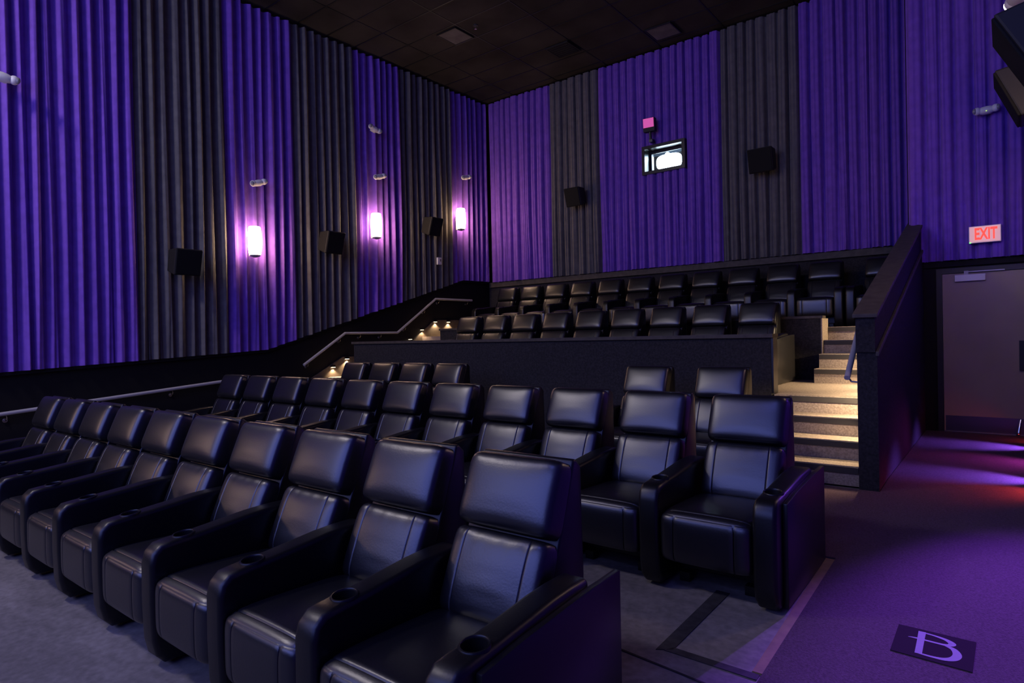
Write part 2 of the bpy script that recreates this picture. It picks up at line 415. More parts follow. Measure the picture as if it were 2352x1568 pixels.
# ------------------------------------------------------------------ recliners
def cushion(w, h, t, place, p=5, q=5, crown=0.0, seams=(), hseams=(), wr=0.0, seed=0, nx=22, ny=18, groove=0.006, dent=None):
    rnd = random.Random(seed)
    us = [math.sin(PI/2*(-1+2*i/nx))*w/2 for i in range(nx+1)]
    for sx in seams: us += [sx-.008, sx-.0035, sx, sx+.0035, sx+.008]
    us = sorted(set(round(u, 5) for u in us if abs(u) <= w/2+1e-6))
    vs = [math.sin(PI/2*(-1+2*i/ny))*h/2 for i in range(ny+1)]
    for sy in hseams: vs += [sy-.008, sy-.003, sy, sy+.003, sy+.008]
    vs = sorted(set(round(v, 5) for v in vs))
    ph = [rnd.uniform(0, 6.28) for _ in range(4)]
    bm = bmesh.new(); G = []
    for x in us:
        u = max(-1, min(1, x/(w/2))); col = []
        for y in vs:
            v = max(-1, min(1, y/(h/2)))
            d = t*((1-abs(u)**p)**(1/p))*((1-abs(v)**q)**(1/q))
            inner = (1-u*u)*(1-v*v)
            d += crown*inner
            for sx in seams: d -= groove*math.exp(-((x-sx)/.0028)**2)*min(1, d/t*1.2)
            for sy in hseams: d -= groove*math.exp(-((y-sy)/.004)**2)*min(1, d/t*1.2)
            if wr:
                topw = math.exp(-((1-v)/0.30)**2); 
                d += wr*topw*math.sin(u*17+ph[0]+2*math.sin(v*5+ph[2]))*min(1, d/t)
                d += wr*0.7*math.exp(-((v+0.25)/0.35)**2)*math.sin(v*13+1.4*u*u*3+ph[1])*math.exp(-(u/0.6)**2)*min(1, d/t)
            if dent:
                d -= dent[2]*math.exp(-(((x-dent[0])/.05)**2+((y-dent[1])/.02)**2))
            k = 1-0.05*abs(v)**10
            kv = 1-0.05*abs(u)**10
            col.append(bm.verts.new(place(x*k, y*kv, d)))
        G.append(col)
    nX, nY = len(us), len(vs)
    for i in range(nX-1):
        for j in range(nY-1):
            bm.faces.new((G[i][j], G[i+1][j], G[i+1][j+1], G[i][j+1]))
    # back face
    ring = [G[i][0] for i in range(nX)]+[G[nX-1][j] for j in range(1, nY)]+[G[i][nY-1] for i in range(nX-2, -1, -1)]+[G[0][j] for j in range(nY-2, 0, -1)]
    bm.faces.new(list(reversed(ring)))
    bmesh.ops.recalc_face_normals(bm, faces=bm.faces)
    return bm

def placer(P0, P1, t):
    """cushion whose outer surface runs from P0 to P1 (y,z) and whose back lies t behind it"""
    d = Vector((P1[0]-P0[0], P1[1]-P0[1])); L = d.length; d.normalize()
    nrm = Vector((-d.y, d.x))         # points to -y (front) for an upright cushion
    mid = (Vector(P0)+Vector(P1))/2 - nrm*t
    def f(x, b, dep):
        q = mid+d*b+nrm*dep
        return (x, q.x, q.y)
    return f, L

def mesh_only(name, bm, m, smooth=True, angle=0.7):
    o = obj(name, bm, m, None, smooth, angle); me = o.data
    bpy.data.objects.remove(o); return me

HEAD = []; LUMB = []
for k in range(3):
    f, L = placer((.378,.762), (.500,1.054), 0.13)
    HEAD.append(mesh_only('head_pillow', cushion(0.485, L, 0.13, f, p=9, q=7, crown=0.014, wr=0.0018, seed=k+3), 'leather'))
for k in range(4):
    f, L = placer((.250,.42), (.392,.752), 0.11)
    LUMB.append(mesh_only('lumbar_cushion', cushion(0.485, L, 0.11, f, p=10, q=7, crown=0.014, seams=(-.165,.165), groove=0.0035, wr=0.0035, seed=20+k,
                          dent=(0.0, -0.07, 0.012) if k == 3 else None), 'leather'))
def seat_place(x, b, dep): return (x, 0.015+b, 0.325+dep-0.03*b)
SEAT = mesh_only('seat_cushion', cushion(0.515, 0.64, 0.115, seat_place, p=7, q=6, crown=0.012, hseams=(-0.268,), wr=0.002, seed=5, groove=0.007), 'leather')
def foot_place(x, b, dep): return (x, -0.215-dep, 0.290+b)
FOOT = mesh_only('footrest', cushion(0.515, 0.275, 0.095, foot_place, p=7, q=6, crown=0.006, seams=(-.17,.17), seed=8, groove=0.008), 'leather')

bm = bmesh.new()
prism(bm, [(.30,.30),(.36,.44),(.485,.75),(.585,1.03),(.605,1.036),(.645,1.00),(.655,.55),(.645,.28)], 'x', -.243, .243); bevel_all(bm, 0.022, 3)
SHELL = mesh_only('back_shell', bm, 'shell')
bm = bmesh.new()
box(bm, -.235, .235, -.05, .60, 0.05, 0.30); bevel_all(bm, 0.015, 2)
for sx in (-.19, .19):
    for sy in (-.08, .52): box(bm, sx-.03, sx+.03, sy-.03, sy+.03, -0.012, 0.04)
BASE = mesh_only('base', bm, 'plastic')

# armrest: rounded slab with a hole for the cup
bm = bmesh.new()
arm_pts = [(-.245,.0),(-.285,.045),(-.302,.12),(-.308,.30),(-.306,.48),(-.292,.535),(-.255,.570),(-.20,.577),(-.05,.590),(.10,.606),(.22,.620),(.33,.626),(.46,.626),(.46,.02),(.40,.0)]
prism(bm, arm_pts, 'x', -.062, .062); bevel_all(bm, 0.024, 4, 0.9)
a_o = obj('arm_tmp', bm, 'leather_arm', None, True, 0.7)
bm = bmesh.new(); bmesh.ops.create_cone(bm, segments=36, radius1=0.044, radius2=0.044, depth=0.2, cap_ends=True)
for v in bm.verts: v.co += Vector((0, -0.125, 0.60))
c_o = obj('cut_tmp', bm, 'plastic')
md = a_o.modifiers.new('b', 'BOOLEAN'); md.object = c_o; md.operation = 'DIFFERENCE'; md.solver = 'EXACT'
dg = bpy.context.evaluated_depsgraph_get()
ARM = bpy.data.meshes.new_from_object(a_o.evaluated_get(dg)); ARM.name = 'armrest'
for pch in ARM.polygons: pch.use_smooth = True
ARM.set_sharp_from_angle(angle=0.7)
bpy.data.objects.remove(a_o); bpy.data.objects.remove(c_o)
bm = bmesh.new()
prof = [(0.010,-0.088),(0.043,-0.085),(0.043,-0.003),(0.0435,0.004),(0.046,0.007),(0.051,0.006),(0.054,0.001),(0.054,-0.012),(0.0445,-0.012),(0.0445,-0.09),(0.010,-0.092)]
rings = []
for r_, z_ in prof:
    rings.append([bm.verts.new((r_*math.cos(2*PI*k/36), -0.125+r_*math.sin(2*PI*k/36), 0.583+z_+0.12*r_*math.sin(2*PI*k/36))) for k in range(36)])
for i in range(len(rings)-1):
    for k in range(36): bm.faces.new((rings[i][k], rings[i][(k+1)%36], rings[i+1][(k+1)%36], rings[i+1][k]))
bm.faces.new(rings[0])
bmesh.ops.recalc_face_normals(bm, faces=bm.faces)
CUP = mesh_only('cup_holder', bm, 'plastic')
bm = bmesh.new()
prism(bm, [(-.195,.0),(-.195,.548),(.02,.572),(.40,.598),(.648,.604),(.648,.012)], 'x', -.014, .014); bevel_all(bm, 0.006, 2)
PANEL = mesh_only('end_panel', bm, 'panel')

SP = 0.326
def child(name, me, parent, loc=(0,0,0)):
    o = bpy.data.objects.new(name, me); COL.objects.link(o); o.parent = parent; o.location = loc; return o

def add_arm(root, x):
    a = child('armrest', ARM, root, (x, 0, 0)); child('cup_holder', CUP, a); return a

nchair = 0
def recliner(x, y, z, label, group, right=False, panel=0, lum=None):
    global nchair
    root = thing('recliner', label, 'recliner', (x, y, z), group)
    child('base', BASE, root); child('seat_cushion', SEAT, root); child('footrest', FOOT, root)
    child('back_shell', SHELL, root)
    child('lumbar_cushion', LUMB[nchair % 3 if lum is None else lum], root); child('head_pillow', HEAD[nchair % 3], root)
    add_arm(root, -SP)
    if right: add_arm(root, SP)
    if panel:
        p = child('end_panel', PANEL, root, (panel*(SP+.0755), 0, 0)); p['label'] = 'flat charcoal end panel'
    nchair += 1
    return root

ORD = ['', 'second', 'third', 'fourth', 'fifth', 'sixth', 'seventh', 'eighth', 'ninth', 'tenth', 'eleventh', 'twelfth']
# front row: 10 seats
for n in range(10):
    lab = {0: 'nearest black recliner, with a flat end panel, in the front row',
           9: 'black recliner at the far left end of the front row'}.get(n,
           'black leather recliner in the front row, %s from its right end panel' % ORD[n])
    if n == 4: lab = 'black recliner with a dented lower back, fifth from the front row\'s right end'
    recliner(-1.634-0.6525*n, 1.57, fz(1.57)+0.012, lab, 'recliners in the front row', n == 0, 1 if n == 0 else 0, lum=3 if n in (4,) else None)
for n in range(11):
    lab = {0: 'black recliner at the right end of the second row, its panel against the aisle carpet',
           10: 'black recliner at the far left end of the second row'}.get(n,
           'black leather recliner in the second row, %s from its right end panel' % ORD[n])
    recliner(-1.318-0.6525*n, 3.63, fz(3.63)+0.012, lab, 'recliners in the second row', n == 0, 1 if n == 0 else 0)
for i, (x, lab, rt) in enumerate(((-2.154, 'black recliner in front of the half wall, next to the lower right stairs', True),
                    (-2.930, 'black recliner in front of the half wall, left one of the separate pair', True),
                    (-5.770, 'black recliner in front of the half wall, rightmost of the left four', True),
                    (-6.425, 'black recliner in front of the half wall, third from the left', False),
                    (-7.078, 'black recliner in front of the half wall, second from the left', False),
                    (-7.730, 'black recliner in front of the half wall, at the far left by the step lights', False))):
    recliner(x, 5.48, fz(5.48)+0.012, lab, 'recliners below the half wall', rt)
for n in range(9):
    lab = {0: 'black recliner behind the half wall, at the right end with a lit end panel',
           8: 'black recliner behind the half wall, at the left end by the glowing steps'}.get(n,
           'black recliner just behind the half wall, %s from the right end' % ORD[n])
    recliner(-2.596-0.649*n, 8.13, Z1+0.012, lab, 'recliners behind the half wall', n == 0, 1 if n == 0 else 0)
for n in range(11):
    lab = {0: 'black back-row recliner beside the gap at the top of the right stairs',
           10: 'black recliner at the left end of the back row, in the room corner'}.get(n,
           'black recliner in the back row, %s left of the gap above the right stairs' % ORD[n])
    recliner(-2.245-0.647*n, 10.47, Z2+0.012, lab, 'recliners in the back row', n == 0)
recliner(-1.439, 10.47, Z2+0.012, 'single back-row recliner at far right, half hidden by the sloping stair wall', 'recliners in the back row', True)

# ------------------------------------------------------------------ stairs
def stairs(name, label, x0, x1, y0, zbase, n, rise, tread, yend):
    root = thing(name, label, 'stairs', ((x0+x1)/2, y0, zbase))
    ox, oy, oz = root.location
    for k in range(n):
        ya = y0+tread*k; zt = zbase+rise*(k+1)
        bm = bmesh.new()
        box(bm, x0-ox, x1-ox, ya-oy, (ya+tread if k < n-1 else yend)-oy, zbase-oz+rise*k, zt-oz); bevel_all(bm, 0.006, 2)
        st = obj('step', bm, 'stair_carpet', root)
        bm = bmesh.new()
        box(bm, x0-ox+.004, x1-ox-.004, ya-0.012-oy, ya-oy+0.004, zt-oz-0.062, zt-oz-0.008)
        obj('nosing', bm, 'rubber', st)
    return root
stairs('staircase', 'lower right stairs, four lit carpeted steps beside the sloping stair wall', -1.75, XS0-0.005, 6.0, 0.05, 4, 0.17, 0.29, 6.90)
stairs('staircase', 'upper right stairs with dark nosings leading to the back row', -1.912, XS0-0.005, 8.60, Z1, 4, 0.1775, 0.28, 9.46)
stairs('staircase', 'lower left stairs along the left wall, glimpsed between recliner backs', XL+0.005, -9.05, 6.0, 0.05, 4, 0.17, 0.29, 7.10)
stairs('staircase', 'upper left stairs under the step lights, rising to the back row', XL+0.005, -9.05, 8.60, Z1, 4, 0.1775, 0.28, 9.46)

# ------------------------------------------------------------------ handrails
def handrail(label, pts, brackets, side):
    """side: +1 wall lies at -x, -1 wall lies at +x"""
    root = thing('handrail', label, 'handrail', pts[0])
    o = Vector(pts[0])
    bm = bmesh.new(); tube(bm, [Vector(p)-o for p in pts], 0.024, 14); obj('rail', bm, 'steel', root, True, 0.9)
    for (y, z) in brackets:
        bm = bmesh.new()
        x = pts[0][0]
        tube(bm, [Vector(p)-o for p in ((x, y, z-0.02), (x, y, z-0.055), (x-side*0.02, y, z-0.085), (x-side*0.075, y, z-0.09))], 0.008, 8)
        c = Vector((x-side*0.075, y, z-0.09))-o
        tube(bm, [c, c-Vector((side*0.012, 0, 0))], 0.028, 14)
        obj('bracket', bm, 'chrome', root, True, 0.9)
    return root
XRL = XL+0.09
handrail('straight steel handrail on the left wall beside the second row', [(XRL,1.6,.535),(XRL,5.3,.822)], [(2.2,.58),(4.15,.733)], 1)
zr = lambda y: .979+(1.527-.979)*(y-6.345)/(7.231-6.345)
zr2 = lambda y: 1.527+(2.245-1.527)*(y-8.5)/(9.60-8.5)
handrail('bent steel handrail climbing the left wall past both stairs', [(XRL,6.345,.979),(XRL,7.231,1.527),(XRL,8.5,1.527),(XRL,9.60,2.245),(XRL,10.76,2.25)],
         [(6.43,zr(6.43)),(7.12,zr(7.12)),(7.58,1.527),(8.08,1.527),(8.72,zr2(8.72)),(9.27,zr2(9.27)),(9.70,2.247),(10.62,2.25)], 1)
XRR = -1.065
handrail('steel handrail on the sloping stair wall beside the right stairs', [(XRR,5.95,.98),(XRR,6.75,1.55),(XRR,8.40,1.55),(XRR,9.50,2.25)],
         [(6.02,1.03),(6.9,1.55),(8.3,1.55),(9.4,2.18)], -1)

# ------------------------------------------------------------------ wall fittings
def axes(normal):
    n = Vector(normal).normalized(); up = Vector((0,0,1)); r = n.cross(up).normalized()
    return Matrix((r, n, up)).transposed()   # local x right, y out, z up

def place(o, loc, normal, roll=0.0, tilt=0.0, yaw=0.0):
    m = axes(normal) @ Matrix.Rotation(yaw, 3, 'Z') @ Matrix.Rotation(tilt, 3, 'X') @ Matrix.Rotation(roll, 3, 'Y')
    o.rotation_euler = m.to_euler(); o.location = loc

def sconce(label, loc):
    root = thing('sconce', label, 'sconce', loc, 'glowing sconces on the left wall')
    bm = bmesh.new(); box(bm, -0.045, 0.045, -0.115, -0.088, -0.235, 0.10); bevel_all(bm, 0.008, 2); obj('backplate', bm, 'steel', root)
    bm = bmesh.new()
    lathe(bm, [(0.082,-0.225),(0.092,-0.20),(0.104,-0.10),(0.107,0.0),(0.104,0.10),(0.092,0.205),(0.086,0.225)], (0,0,0), 32); obj('glass_shade', bm, 'sconce', root, True)
    bm = bmesh.new(); lathe(bm, [(0.02,-0.262),(0.05,-0.252),(0.080,-0.24),(0.084,-0.2245)], (0,0,0), 28); obj('bottom_cap', bm, 'steel', root, True)
    return root
XN, EX = (1,0,0), (0,-1,0)
for lab, y, z in (('nearest and largest glowing glass sconce on the left wall', 5.385, 3.01),
                  ('middle glowing glass sconce on the left wall, below two lamps', 7.87, 3.575),
                  ('farthest glowing glass sconce on the left wall near the corner', 10.255, 4.025)):
    place(sconce(lab, (0,0,0)), (XL+0.27, y, z), XN)
for lab, y in (('added unseen sconce on the left wall, brightening the front-row backs', -1.6),):  # extra sconce out of view, added to brighten the front-row lumbar cushions
    place(sconce(lab, (0,0,0)), (XL+0.27, y, 2.25), XN)
# the matching sconce on the right wall, outside the frame, lights the right aisle
s_r = sconce('glowing sconce on the right wall over the aisle', (0,0,0)); place(s_r, (XR-0.13, 5.45, 3.06), (-1,0,0))
del s_r['group']

def emergency(label, loc, normal, roll, lens_r='lens', group='white emergency lamps on the left wall', sc=1.0, led=False):
    root = thing('emergency_spotlight', label, 'lamp', (0,0,0), group)
    bm = bmesh.new()
    ellipsoid(bm, (0,0.045,0), 0.115, 0.055, 0.052); box(bm, -0.05, 0.05, -0.02, 0.03, -0.04, 0.04); obj('housing', bm, 'white_plastic', root, True)
    for sx in (-1, 1):
        bm = bmesh.new()
        ellipsoid(bm, (sx*0.098,0.058,0.004), 0.048, 0.05, 0.05, 18, 12); h = obj('lamp_head', bm, 'white_plastic', root, True)
        bm = bmesh.new(); ellipsoid(bm, (sx*0.124,0.082,0.004), 0.026, 0.03, 0.038, 16, 10); obj('lens', bm, lens_r, h, True)
    if led:
        bm = bmesh.new(); ellipsoid(bm, (0.0,0.098,-0.022), 0.006, 0.005, 0.005, 10, 8); obj('indicator_led', bm, 'amber_led', root, True)
    root.scale = (sc, sc, sc)
    place(root, loc, normal, roll)
    return root
emergency('white twin-head emergency lamp above the nearest sconce', (XL+0.235,5.46,3.95), XN, 0.32)
emergency('white twin-head emergency lamp just above the middle sconce', (XL+0.235,7.96,4.52), XN, 0.28)
emergency('white twin-head emergency lamp, upper one of two over the middle sconce', (XL+0.235,7.87,5.41), XN, -0.22)
emergency('white twin-head emergency lamp above the farthest sconce', (XL+0.235,10.43,4.97), XN, 0.25)
emergency('white emergency lamp cut by the left edge, on the leftmost purple curtain', (XL+0.235,2.20,4.63), XN, -0.15, sc=1.1)
emergency('oval white emergency lamp above the exit sign', (-0.152,YE-0.165,4.02), EX, 0.03, group=None, sc=0.92, led=True)
emergency('bright white lamp in the top right corner of the photo', (XR-0.19,8.1,4.70), (-1,0,0), 0.1, group=None, sc=1.5, lens_r='lamp_glow')

def speaker(label, loc, normal, tilt=0.24, yaw=0.0, group=None, w=0.41, h=0.42):
    root = thing('mounted_speaker', label, 'speaker', (0,0,0), group)
    bm = bmesh.new()
    prism(bm, [(-0.10,-h/2+.03),(0.13,-h/2),(0.15,h/2),(-0.10,h/2-.05)], 'x', -w/2, w/2); bevel_all(bm, 0.014, 2); obj('cabinet', bm, 'speaker_side', root)
    bm = bmesh.new()
    prism(bm, [(0.128,-h/2+.012),(0.148,-h/2+.012),(0.166,h/2-.012),(0.146,h/2-.012)], 'x', -w/2+.01, w/2-.01); bevel_all(bm, 0.008, 2); obj('grille', bm, 'speaker', root)
    bm = bmesh.new()
    box(bm, -0.05, 0.05, -0.125, -0.095, -0.10, 0.10); obj('bracket', bm, 'plastic', root)
    place(root, loc, normal, 0, -tilt, yaw)
    return root
gl = 'black speakers on the left wall'
speaker('largest black speaker on the left wall, left of the nearest sconce', (XL+0.31,4.26,2.59), XN, 0.20, 0.0, gl, 0.38, 0.39)
speaker('black speaker on the left wall between the nearest and middle sconces', (XL+0.31,6.80,3.145), XN, 0.24, 0.0, gl, 0.36, 0.40)
speaker('smallest black speaker on the left wall, left of the farthest sconce', (XL+0.31,9.30,3.745), XN, 0.26, 0.0, gl, 0.34, 0.39)
gb = 'black speakers on the back wall'
speaker('black speaker on back wall left of the projection window', (-7.00,YB-0.35,4.29), EX, 0.24, 0.0, gb, 0.36, 0.39)
speaker('black speaker on back wall right of the projection window', (-3.24,YB-0.35,4.33), EX, 0.22, 0.0, gb, 0.40, 0.41)
speaker('large black speaker cut by the top right edge of the photo', (XR-0.20,4.55,2.97), (-1,0,0), 0.42, 0.0, None, 0.44, 0.38)
speaker('dark brown-lit speaker at the right edge, below the larger one', (XR-0.21,7.05,3.42), (-1,0,0), 0.35, 0.0, None, 0.44, 0.46)

# small white plate on the charcoal curtain
root = thing('switch_plate', 'small white switch plate on the left wall under the smallest speaker', 'switch', (XL+0.20, 9.63, 3.05))
bm = bmesh.new(); box(bm, -0.035, 0.008, -0.055, 0.055, -0.075, 0.075); bevel_all(bm, 0.006, 2); obj('plate', bm, 'white_plastic', root)
bm = bmesh.new(); box(bm, 0.008, 0.016, 0.0, 0.03, -0.01, 0.045); obj('toggle', bm, 'light_tile', root)

# ------------------------------------------------------------------ projection window
wx0, wx1, wz0, wz1 = -5.575, -4.695, 4.51, 5.065
bm = bmesh.new()
fw = 0.06; yf = YB-0.17
for b6 in ((wx0, wx0+fw, yf, YB+0.25, wz0, wz1), (wx1-fw, wx1, yf, YB+0.25, wz0, wz1), (wx0+fw, wx1-fw, yf, YB+0.25, wz0, wz0+fw), (wx0+fw, wx1-fw, yf, YB+0.25, wz1-fw, wz1)):
    box(bm, *b6)
w = struct('window_1', bm, 'port')
bm = bmesh.new()
for b6 in ((wx0+fw, wx0+fw+.04, YB+.06, YB+.10, wz0+fw, wz1-fw), (wx1-fw-.03, wx1-fw, YB+.06, YB+.10, wz0+fw, wz1-fw), (wx0+fw+.04, wx1-fw-.03, YB+.06, YB+.10, wz1-fw-.05, wz1-fw), (wx0+fw+.04, wx1-fw-.03, YB+.06, YB+.10, wz0+fw, wz0+fw+.02)):
    box(bm, *b6)
struct('sash', bm, 'frame', w)
bm = bmesh.new(); box(bm, wx0+fw+.03, wx1-fw-.02, YB+0.075, YB+0.083, wz0+fw+.01, wz1-fw-.04); struct('glass_pane', bm, 'glass', w)
# booth behind the glass
bm = bmesh.new()
box(bm, -6.1, -4.3, YB+0.9, YB+0.95, 4.2, 5.6); box(bm, -6.15, -6.1, YB+0.25, YB+0.95, 4.2, 5.6); box(bm, -4.3, -4.25, YB+0.25, YB+0.95, 4.2, 5.6)
box(bm, -6.1, -4.3, YB+0.25, YB+0.95, 5.55, 5.6); box(bm, -6.1, -4.3, YB+0.25, YB+0.95, 4.2, 4.25)
struct('wall_booth', bm, 'booth')
root = thing('projector', 'glaring white projector light behind the projection window glass', 'projector', (-5.28, YB+0.46, 4.555))
bm = bmesh.new(); box(bm, -0.36, 0.36, 0.0, 0.40, -0.30, 0.46); bevel_all(bm, 0.02, 2); obj('body', bm, 'port', root)
bm = bmesh.new()
hw, hh = 0.265, 0.15
prism(bm, [(hw*math.copysign(abs(math.cos(a))**.6, math.cos(a)), hh*math.copysign(abs(math.sin(a))**.6, math.sin(a))) for a in [2*PI*i/40 for i in range(40)]], 'y', -0.03, 0.0)
for v in bm.verts: v.co.z += 0.305
obj('lens_opening', bm, 'lens_glow', root)

# pink emitter box over the window
root = thing('infrared_emitter', 'small black box with glowing pink face above the projection window', 'box', (0,0,0))
bm = bmesh.new(); box(bm, -0.135, 0.135, -0.10, 0.06, -0.19, 0.115); bevel_all(bm, 0.008, 2); obj('body', bm, 'speaker_side', root)
bm = bmesh.new(); box(bm, -0.125, 0.125, 0.06, 0.072, -0.10, 0.105); obj('pink_window', bm, 'pink', root)
bm = bmesh.new(); tube(bm, [(0,-0.02,-0.18), (0,-0.03,-0.36)], 0.03, 10); box(bm, -0.04, 0.04, -0.20, -0.02, -0.42, -0.35); obj('bracket', bm, 'plastic', root)
root.scale = (.82,.82,.82)
place(root, (-5.32, YB-0.34, 5.43), EX, 0, -0.10, 0.10)

# ------------------------------------------------------------------ exit sign, door
root = thing('exit_sign', 'lit EXIT sign with red letters above the door', 'sign', (-0.187, YE-0.16, 2.528))
bm = bmesh.new(); box(bm, -0.158, 0.158, -0.03, 0.03, -0.102, 0.102); bevel_all(bm, 0.006, 2); obj('housing', bm, 'white_plastic', root)
bm = bmesh.new(); box(bm, -0.150, 0.150, -0.033, -0.030, -0.095, 0.095); obj('face', bm, 'exit_face', root)
def text_mesh(body, size, ext):
    cu = bpy.data.curves.new('t', 'FONT'); cu.body = body; cu.size = size; cu.extrude = ext; cu.align_x = 'CENTER'; cu.align_y = 'CENTER'; cu.offset = 0.006
    to = bpy.data.objects.new('t', cu); COL.objects.link(to)
    me = bpy.data.meshes.new_from_object(to.evaluated_get(bpy.context.evaluated_depsgraph_get()))
    bpy.data.objects.remove(to); return me
me = text_mesh('EXIT', 0.20, 0.002); me.materials.clear(); me.materials.append(M['exit_letter'])
xs = [v.co.x for v in me.vertices]; zs = [v.co.y for v in me.vertices]
cx, cz = (max(xs)+min(xs))/2, (max(zs)+min(zs))/2; kx, kz = 0.222/(max(xs)-min(xs)), 0.145/(max(zs)-min(zs))
for v in me.vertices: v.co = ((v.co.x-cx)*kx+0.012, -0.0345+v.co.z*0.5, (v.co.y-cz)*kz+0.006)
child('lettering', me, root)
bm = bmesh.new(); ellipsoid(bm, (-0.145,-0.034,-0.098), 0.009, 0.007, 0.007, 10, 8); obj('indicator_led', bm, 'green_led', root, True)

bm = bmesh.new(); box(bm, -0.635, 0.285, YE-0.005, YE+0.045, 0.062, 2.078); bevel_all(bm, 0.004, 2); d = struct('door_1', bm, 'door')
bm = bmesh.new(); box(bm, -0.62, 0.27, YE-0.008, YE-0.004, 0.075, 0.27); struct('kick_plate', bm, 'kick', d)
bm = bmesh.new(); box(bm, -0.50, -0.19, YE-0.065, YE-0.005, 1.975, 2.055); bevel_all(bm, 0.008, 2); struct('door_closer', bm, 'white_plastic', d)
bm = bmesh.new(); box(bm, -0.40, 0.0, YE-0.055, YE-0.035, 2.083, 2.097); box(bm, -0.405, -0.36, YE-0.06, YE-0.02, 2.055, 2.102); struct('closer_arm', bm, 'steel', d)
bm = bmesh.new(); box(bm, 0.125, 0.265, YE-0.055, YE-0.005, 0.86, 1.22); bevel_all(bm, 0.01, 2); struct('push_plate', bm, 'plastic', d)
bm = bmesh.new(); tube(bm, [(0.13,YE-0.02,0.26), (0.115,YE-0.05,0.17), (0.105,YE-0.07,0.09)], 0.012, 8); ellipsoid(bm, (0.102,YE-0.072,0.085), 0.02, 0.02, 0.02, 10, 8); struct('door_stop', bm, 'chrome', d)
bm = bmesh.new()
for b6 in ((-0.70,-0.638,YE-0.02,YE+0.06,0.05,2.15), (0.288,0.34,YE-0.02,YE+0.06,0.05,2.15), (-0.638,0.288,YE-0.02,YE+0.06,2.085,2.15)): box(bm, *b6)
struct('door_frame', bm, 'frame', d)
bm = bmesh.new(); box(bm, -0.638, 0.288, YE-0.03, YE+0.06, 0.055, 0.072); struct('threshold', bm, 'chrome', d)

# ------------------------------------------------------------------ row marker decal
ZM = 0.0
root = thing('row_marker', 'dark floor decal with a pale letter B on the aisle carpet', 'floor decal', (-0.43, 3.57, fz(3.57)+0.0125))
sl = 0.045
def flat(pts, z0, z1):
    bm = bmesh.new()
    lo = [bm.verts.new((x, y, z0+sl*y)) for x, y in pts]; hi = [bm.verts.new((x, y, z1+sl*y)) for x, y in pts]
    bm.faces.new(hi); bm.faces.new(list(reversed(lo)))
    n = len(pts)
    for i in range(n): bm.faces.new((lo[i], lo[(i+1)%n], hi[(i+1)%n], hi[i]))
    bmesh.ops.recalc_face_normals(bm, faces=bm.faces)
    return bm
obj('backing', flat([(0,0),(.306,-.006),(.302,-.298),(-.002,-.281)], 0, 0.003), 'mat_dark', root)
bm = bmesh.new()
def ribbon(cps, nn=14):
    """cps: (x,y,width) control points, Catmull-Rom through them"""
    P = [cps[0]]+list(cps)+[cps[-1]]; out = []
    for i in range(1, len(P)-2):
        for k in range(nn):
            t = k/nn
            out.append(tuple(0.5*((2*P[i][c])+(-P[i-1][c]+P[i+1][c])*t+(2*P[i-1][c]-5*P[i][c]+4*P[i+1][c]-P[i+2][c])*t*t+(-P[i-1][c]+3*P[i][c]-3*P[i+1][c]+P[i+2][c])*t**3) for c in range(3)))
    out.append(cps[-1]); prev = None
    for i, (x, y, w_) in enumerate(out):
        a = out[max(0, i-1)]; b_ = out[min(len(out)-1, i+1)]
        d_ = Vector((b_[0]-a[0], b_[1]-a[1])); d_.normalize(); nx, ny = -d_.y*w_/2, d_.x*w_/2
        z = 0.0036+sl*y+0.0001*(len(bm.faces) % 3)
        cur = [bm.verts.new((x+nx, y+ny, z)), bm.verts.new((x-nx, y-ny, z))]
        if prev: bm.faces.new((prev[0], prev[1], cur[1], cur[0]))
        prev = cur
ribbon([(.099,-.026,.030),(.101,-.14,.028),(.103,-.252,.028)])
ribbon([(.050,-.109,.003),(.085,-.106,.014),(.16,-.109,.015),(.20,-.110,.020)])
ribbon([(.108,-.034,.012),(.150,-.040,.014),(.195,-.056,.022),(.219,-.082,.030),(.207,-.104,.022),(.170,-.110,.012)])
ribbon([(.195,-.112,.014),(.228,-.135,.026),(.243,-.180,.034),(.232,-.222,.034),(.200,-.247,.026),(.155,-.252,.016),(.105,-.248,.012)])
bmesh.ops.recalc_face_normals(bm, faces=bm.faces)
obj('letter', bm, 'mat_letter', root)

# ------------------------------------------------------------------ ceiling things
def ceil_panel(name, label, cat, x0, x1, y0, y1, m, fm, depth=0.03):
    root = thing(name, label, cat, ((x0+x1)/2, (y0+y1)/2, ZC-depth))
    hx, hy = (x1-x0)/2, (y1-y0)/2
    bm = bmesh.new(); box(bm, -hx+.02, hx-.02, -hy+.02, hy-.02, 0.006, 0.022); obj('face', bm, m, root)
    bm = bmesh.new()
    for b6 in ((-hx,hx,-hy,-hy+.02,0,.022), (-hx,hx,hy-.02,hy,0,.022), (-hx,-hx+.02,-hy+.02,hy-.02,0,.022), (hx-.02,hx,-hy+.02,hy-.02,0,.022)): box(bm, *b6)
    obj('frame', bm, fm, root)
    return root
ceil_panel('ceiling_diffuser', 'greyish square ceiling panel nearest the left wall', 'ceiling panel', -8.08, -7.62, 8.24, 8.74, 'light_tile', 'grid')
r_ = ceil_panel('ceiling_vent', 'black square vent in the middle of the ceiling', 'vent', -6.88, -6.38, 9.97, 10.46, 'black_grille', 'speaker_side', 0.04)
for k in range(6):
    bm = bmesh.new(); box(bm, -0.21, 0.21, -0.2+k*0.075, -0.2+k*0.075+0.03, -0.004, 0.008); obj('louver', bm, 'black_grille', r_)
ceil_panel('ceiling_diffuser', 'pale square ceiling panel near the back wall, right of the black vent', 'ceiling panel', -5.10, -4.60, 10.56, 11.08, 'light_tile', 'grid')
root = thing('sprinkler', 'tiny bright sprinkler head on the ceiling near the greyish panel', 'sprinkler', (-7.32, 8.45, ZC))
